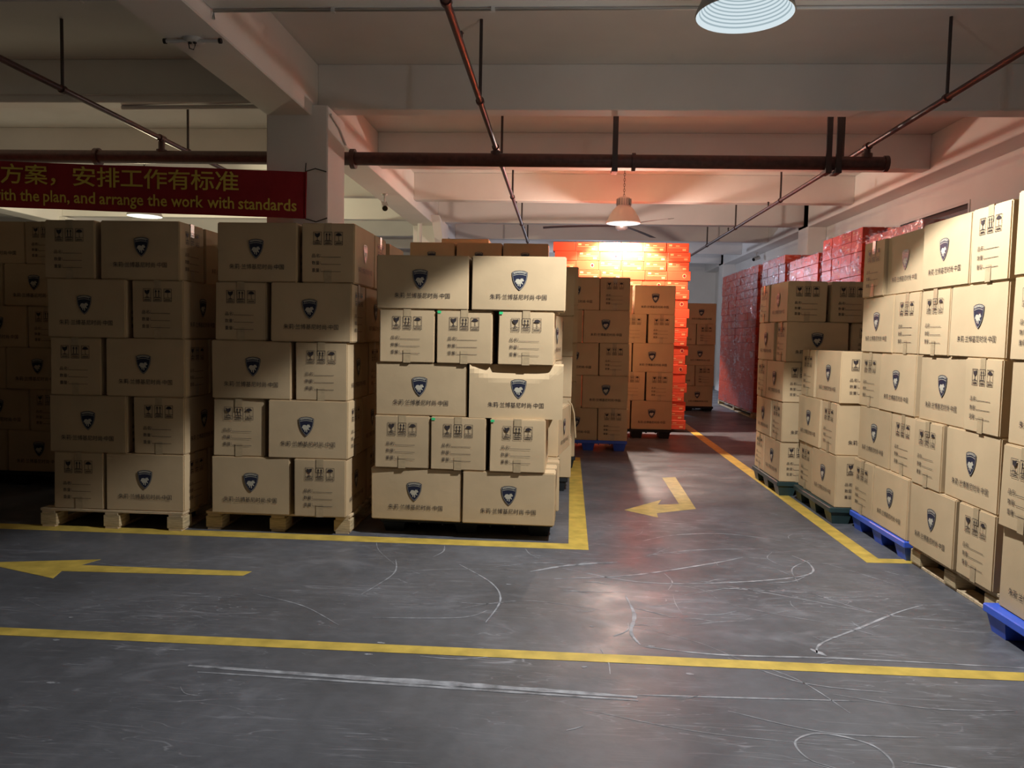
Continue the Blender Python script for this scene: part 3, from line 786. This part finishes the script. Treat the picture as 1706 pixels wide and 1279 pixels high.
# junction box with tube stubs on the girder soffit
jb = tag(empty('junction_box', (-2.70, 5.62, GIRD)), 'round ceiling junction with two tube stubs and loose wires on the girder', 'junction box')
mb = MB(); mb.lathe([(.001, -.03), (.055, -.03), (.075, -.012), (.078, 0)], 20); mb.build('cover', m_cond, jb)
for sx in (-1, 1):
    mb = MB(); mb.tube([(sx * .04, -.03, -.022), (sx * .20, -.03, -.022)], .014, 8); mb.build('tube_stub', m_cond, jb)
    mb = MB(); ring(mb, (sx * .205, -.03, -.022), (1, 0, 0), .019, .02, 10); mb.build('end_cap', m_cable, jb)
    mb = MB(); mb.lathe([(.001, -.014), (.012, -.01), (.014, 0)], 8, 0, (sx * .018, -.03, -.03)); mb.build('knock_out', m_cable, jb)
mb = MB(); mb.tube([(-.03, -.03, -.03), (-.02, -.035, -.075), (.01, -.035, -.085), (.02, -.03, -.05), (.012, -.03, -.03)], .004, 6); mb.build('wire', m_cable, jb)

# ------------------------------------------------------------------ security cameras
def bullet(label, loc, aim, drop=.16):
    r = tag(empty('security_camera', loc), label, 'camera')
    mb = MB(); mb.lathe([(.05, 0), (.05, -.02), (.015, -.03), (.013, -drop)], 12); mb.build('bracket', m_camw, r)
    a = Vector(aim).normalized(); c = Vector((0, 0, -drop - .03))
    mb = MB(); mb.tube([c - a * .10, c + a * .10], .045, 12); hs = mb.build('housing', m_camw, r)
    mb = MB(); mb.tube([c + a * .10, c + a * .112], .04, 12); mb.build('lens', m_lens, hs)
    s = a.cross(Vector((0, 0, 1))).normalized(); mb = MB()
    u = s.cross(a); p = c + u * .05
    mb.add([p - a * .1 - s * .045, p + a * .13 - s * .045, p + a * .13 + s * .045, p - a * .1 + s * .045, p - a * .1 - s * .045 + u * .006, p + a * .13 - s * .045 + u * .006, p + a * .13 + s * .045 + u * .006, p - a * .1 + s * .045 + u * .006],
           [(0, 1, 2, 3), (7, 6, 5, 4), (0, 4, 5, 1), (1, 5, 6, 2), (2, 6, 7, 3), (3, 7, 4, 0)]); mb.build('sun_shield', m_camw, r)
bullet('small white bullet camera under the girder behind the column', (-2.70, 11.75, GIRD), (.35, -1, -.45))
bullet('tiny white bullet camera on the far right wall', (4.8, 19.6, 3.66), (-.8, -.6, -.3), .12)

# ------------------------------------------------------------------ lamps
prof_out = [(.055, .40), (.085, .39), (.095, .36), (.095, .26), (.12, .245), (.17, .19), (.225, .10), (.262, .02), (.268, 0), (.262, -.006)]
rib = MB()
rib.lathe([(.262, -.006), (.252, .004)], 48, 0)
for i in range(14):
    t = i / 14; t2 = (i + 1) / 14; ra = .252 - .155 * t; rb = .252 - .155 * t2; za = .004 + .226 * t ** .9; zb = .004 + .226 * t2 ** .9
    rm, zm = ra + (rb - ra) * .6, za + (zb - za) * .6
    rib.lathe([(ra, za), (rm, zm)], 48, 0); rib.lathe([(rm, zm), (rb, zb)], 48, 1)
rib.lathe([(.097, .230), (.001, .232)], 48, 0)
mb = MB(); mb.lathe(prof_out, 40); LS_OUT = mb.mesh('shade', m_shade)
LS_IN = rib.mesh('reflector', [m_glow, m_glow2])
mb = MB(); mb.lathe([(.001, .225), (.09, .225), (.09, .232)], 24); LS_LED = mb.mesh('led_disc', m_led)
mb = MB()
for k in range(16):
    a = 2 * PI * k / 16; c, s_ = math.cos(a), math.sin(a)
    mb.add([(c * .094 - s_ * .003, s_ * .094 + c * .003, .27), (c * .118 - s_ * .003, s_ * .118 + c * .003, .27), (c * .118 - s_ * .003, s_ * .118 + c * .003, .37), (c * .094 - s_ * .003, s_ * .094 + c * .003, .37),
            (c * .094 + s_ * .003, s_ * .094 - c * .003, .27), (c * .118 + s_ * .003, s_ * .118 - c * .003, .27), (c * .118 + s_ * .003, s_ * .118 - c * .003, .37), (c * .094 + s_ * .003, s_ * .094 - c * .003, .37)],
           [(0, 1, 2, 3), (7, 6, 5, 4), (1, 5, 6, 2), (3, 2, 6, 7), (0, 4, 5, 1)])
LS_FIN = mb.mesh('cooling_fins', m_alu)
mb = MB(); lz = .40
k = 0
while lz + .05 < SLAB - 3.30:
    a = PI / 2 * (k % 2); n = 10; pts = [(.012 * math.cos(2 * PI * i / n) * math.cos(a), .012 * math.cos(2 * PI * i / n) * math.sin(a), lz + .022 + .026 * math.sin(2 * PI * i / n)) for i in range(n + 1)]
    mb.tube(pts, .0035, 5, cap=False); lz += .040; k += 1
LS_CH = mb.mesh('chain', m_rod)
def lamp(x, y, z, label, power=LAMP_W, leak=LAMP_LEAK, tint=LAMP_COL):
    r = tag(empty('high_bay_lamp', (x, y, z)), label, 'lamp', 'high bay lamps under the ceiling')
    for nm, me in (('shade', LS_OUT), ('cooling_fins', LS_FIN), ('chain', LS_CH)): link(nm, me, r)
    rf = link('reflector', LS_IN, r); link('led_disc', LS_LED, rf)
    l = bpy.data.lights.new('lamp_light', 'SPOT'); l.energy = power; l.color = tint; l.spot_size = math.radians(LAMP_CUT); l.spot_blend = .13; l.shadow_soft_size = .05
    o = link('lamp_light', l, r, (0, 0, .0))
    if leak:
        l = bpy.data.lights.new('reflector_glow', 'POINT'); l.energy = leak; l.color = tint; l.shadow_soft_size = .05
        link('reflector_glow', l, r, (0, 0, -.14))
    return r
lamp(.975, 4.45, 3.29, 'bright high bay lamp with ribbed reflector above the near aisle', LAMP_W * 1.3, LAMP_LEAK * .3)
lamp(.945, 12.22, 3.27, 'high bay lamp on a chain in front of the red box wall', LAMP_W * 2.0, LAMP_LEAK * 3.3, (1.0, .78, .64))
lamp(-6.71, 12.22, 3.30, 'high bay lamp glowing under the banner in the left bay', LAMP_W * 3.5, LAMP_LEAK * 5, (1.0, .87, .56))
lamp(.96, 20.0, 3.29, 'high bay lamp at the far end beyond the red wall', LAMP_W * 2.0, LAMP_LEAK * 2.0, (.78, .84, 1.0))
lamp(.96, -3.3, 3.29, 'added unseen high bay lamp behind the viewer for fill light', LAMP_W * .38, 0)  # added out of view; its bounce fills the fronts of the stacks

# ------------------------------------------------------------------ ceiling fan behind the lamp
fan = tag(empty('ceiling_fan', (1.02, 13.55, 3.40)), 'grey three-blade ceiling fan behind the distant lamp', 'fan')
mb = MB(); mb.tube([(0, 0, .05), (0, 0, SLAB - 3.40)], .014, 8); mb.build('down_rod', m_rod, fan)
mb = MB(); mb.lathe([(.001, .08), (.06, .07), (.11, .03), (.11, -.03), (.06, -.06), (.001, -.065)], 18); mb.build('motor', m_alu, fan)
for k, a in enumerate((PI, PI / 3, -PI / 3)):
    mb = MB(); c, s_ = math.cos(a), math.sin(a)
    g = []
    for i in range(7):
        t = i / 6; rr = .1 + 1.25 * t; zz = .02 - .045 * t * t
        for sg in (-1, 1):
            g.append((rr * c - sg * .06 * s_, rr * s_ + sg * .06 * c, zz + sg * .008)); g.append((rr * c - sg * .06 * s_, rr * s_ + sg * .06 * c, zz + sg * .008 - .006))
    fs = []
    for i in range(6):
        b = 4 * i
        fs += [(b, b + 4, b + 6, b + 2), (b + 1, b + 3, b + 7, b + 5), (b, b + 1, b + 5, b + 4), (b + 2, b + 6, b + 7, b + 3)]
    mb.add(g, fs); mb.build('blade', m_rod, fan)

# ------------------------------------------------------------------ banner
BY = 7.40
ban = tag(empty('banner', (-2.47, BY, 2.58)), 'long dark red cloth banner with yellow Chinese and English lettering', 'banner')
TL, SLOPE, BH = 9.0, -.026, .447
mb = MB(); nx, nz = 90, 6
def bw(x, z): return .012 * math.sin(x * 3.1 + z * 2) + .006 * math.sin(x * 9 + 1)
g = [(-TL * i / nx, bw(-TL * i / nx, j / nz), SLOPE * (-TL * i / nx) + BH * j / nz) for j in range(nz + 1) for i in range(nx + 1)]
mb.add(g, [(j * (nx + 1) + i + 1, j * (nx + 1) + i, (j + 1) * (nx + 1) + i, (j + 1) * (nx + 1) + i + 1) for j in range(nz) for i in range(nx)], 0, True)
mb.build('cloth', m_banner, ban)
def ban_text(name, words_, x0, x1, zc, h, bold, gap, part):
    """each written sign or word is a part; widths follow the font"""
    mes = [text_mesh(part, t, .2, m_bantext, align='LEFT', bold=bold) for t in words_]
    ext = []
    for me in mes:
        xs = [v.co.x for v in me.vertices]; ext.append((min(xs), max(xs)))
    ys = [v.co.y for me in mes for v in me.vertices]; y0, y1 = min(ys), max(ys); sy = h / (y1 - y0)
    if part == 'written_sign': pitch = (x1 - x0) / len(mes); sx = pitch / .2 / .98
    else: sx = (x1 - x0) / (sum(b - a for a, b in ext) + gap * (len(mes) - 1))
    x = x0
    for me, (a, b) in zip(mes, ext):
        o = 0 if part == 'written_sign' else a
        for v in me.vertices:
            q = x + (v.co.x - o) * sx
            v.co = Vector((q, bw(q, .5) - .010, SLOPE * q + zc + (v.co.y - (y0 + y1) / 2) * sy))
        link(part, me, ban); x += pitch if part == 'written_sign' else (b - a + gap) * sx
ban_text('chinese', list('方案，安排工作有标准'), -3.04, -.645, .325, .20, .0022, .03, 'written_sign')
ban_text('english', 'with the plan, and arrange the work with standards'.split(), -3.145, -.085, .105, .15, .003, .055, 'written_word')
mb = MB(); mb.tube([(0, 0, 0), (.01, -.004, BH)], .008, 6); mb.build('end_hem', m_banner, ban)
mb = MB(); mb.tube([(0, 0, BH), (.08, .05, BH + .04), (.16, .14, BH + .03)], .006, 6); mb.tube([(0, 0, BH), (.01, -.01, BH + .08)], .005, 6); mb.build('upper_tie', m_cable, ban)
mb = MB(); mb.tube([(0, 0, 0), (.09, .05, -.02), (.17, .14, .03)], .006, 6); mb.build('lower_tie', m_cable, ban)
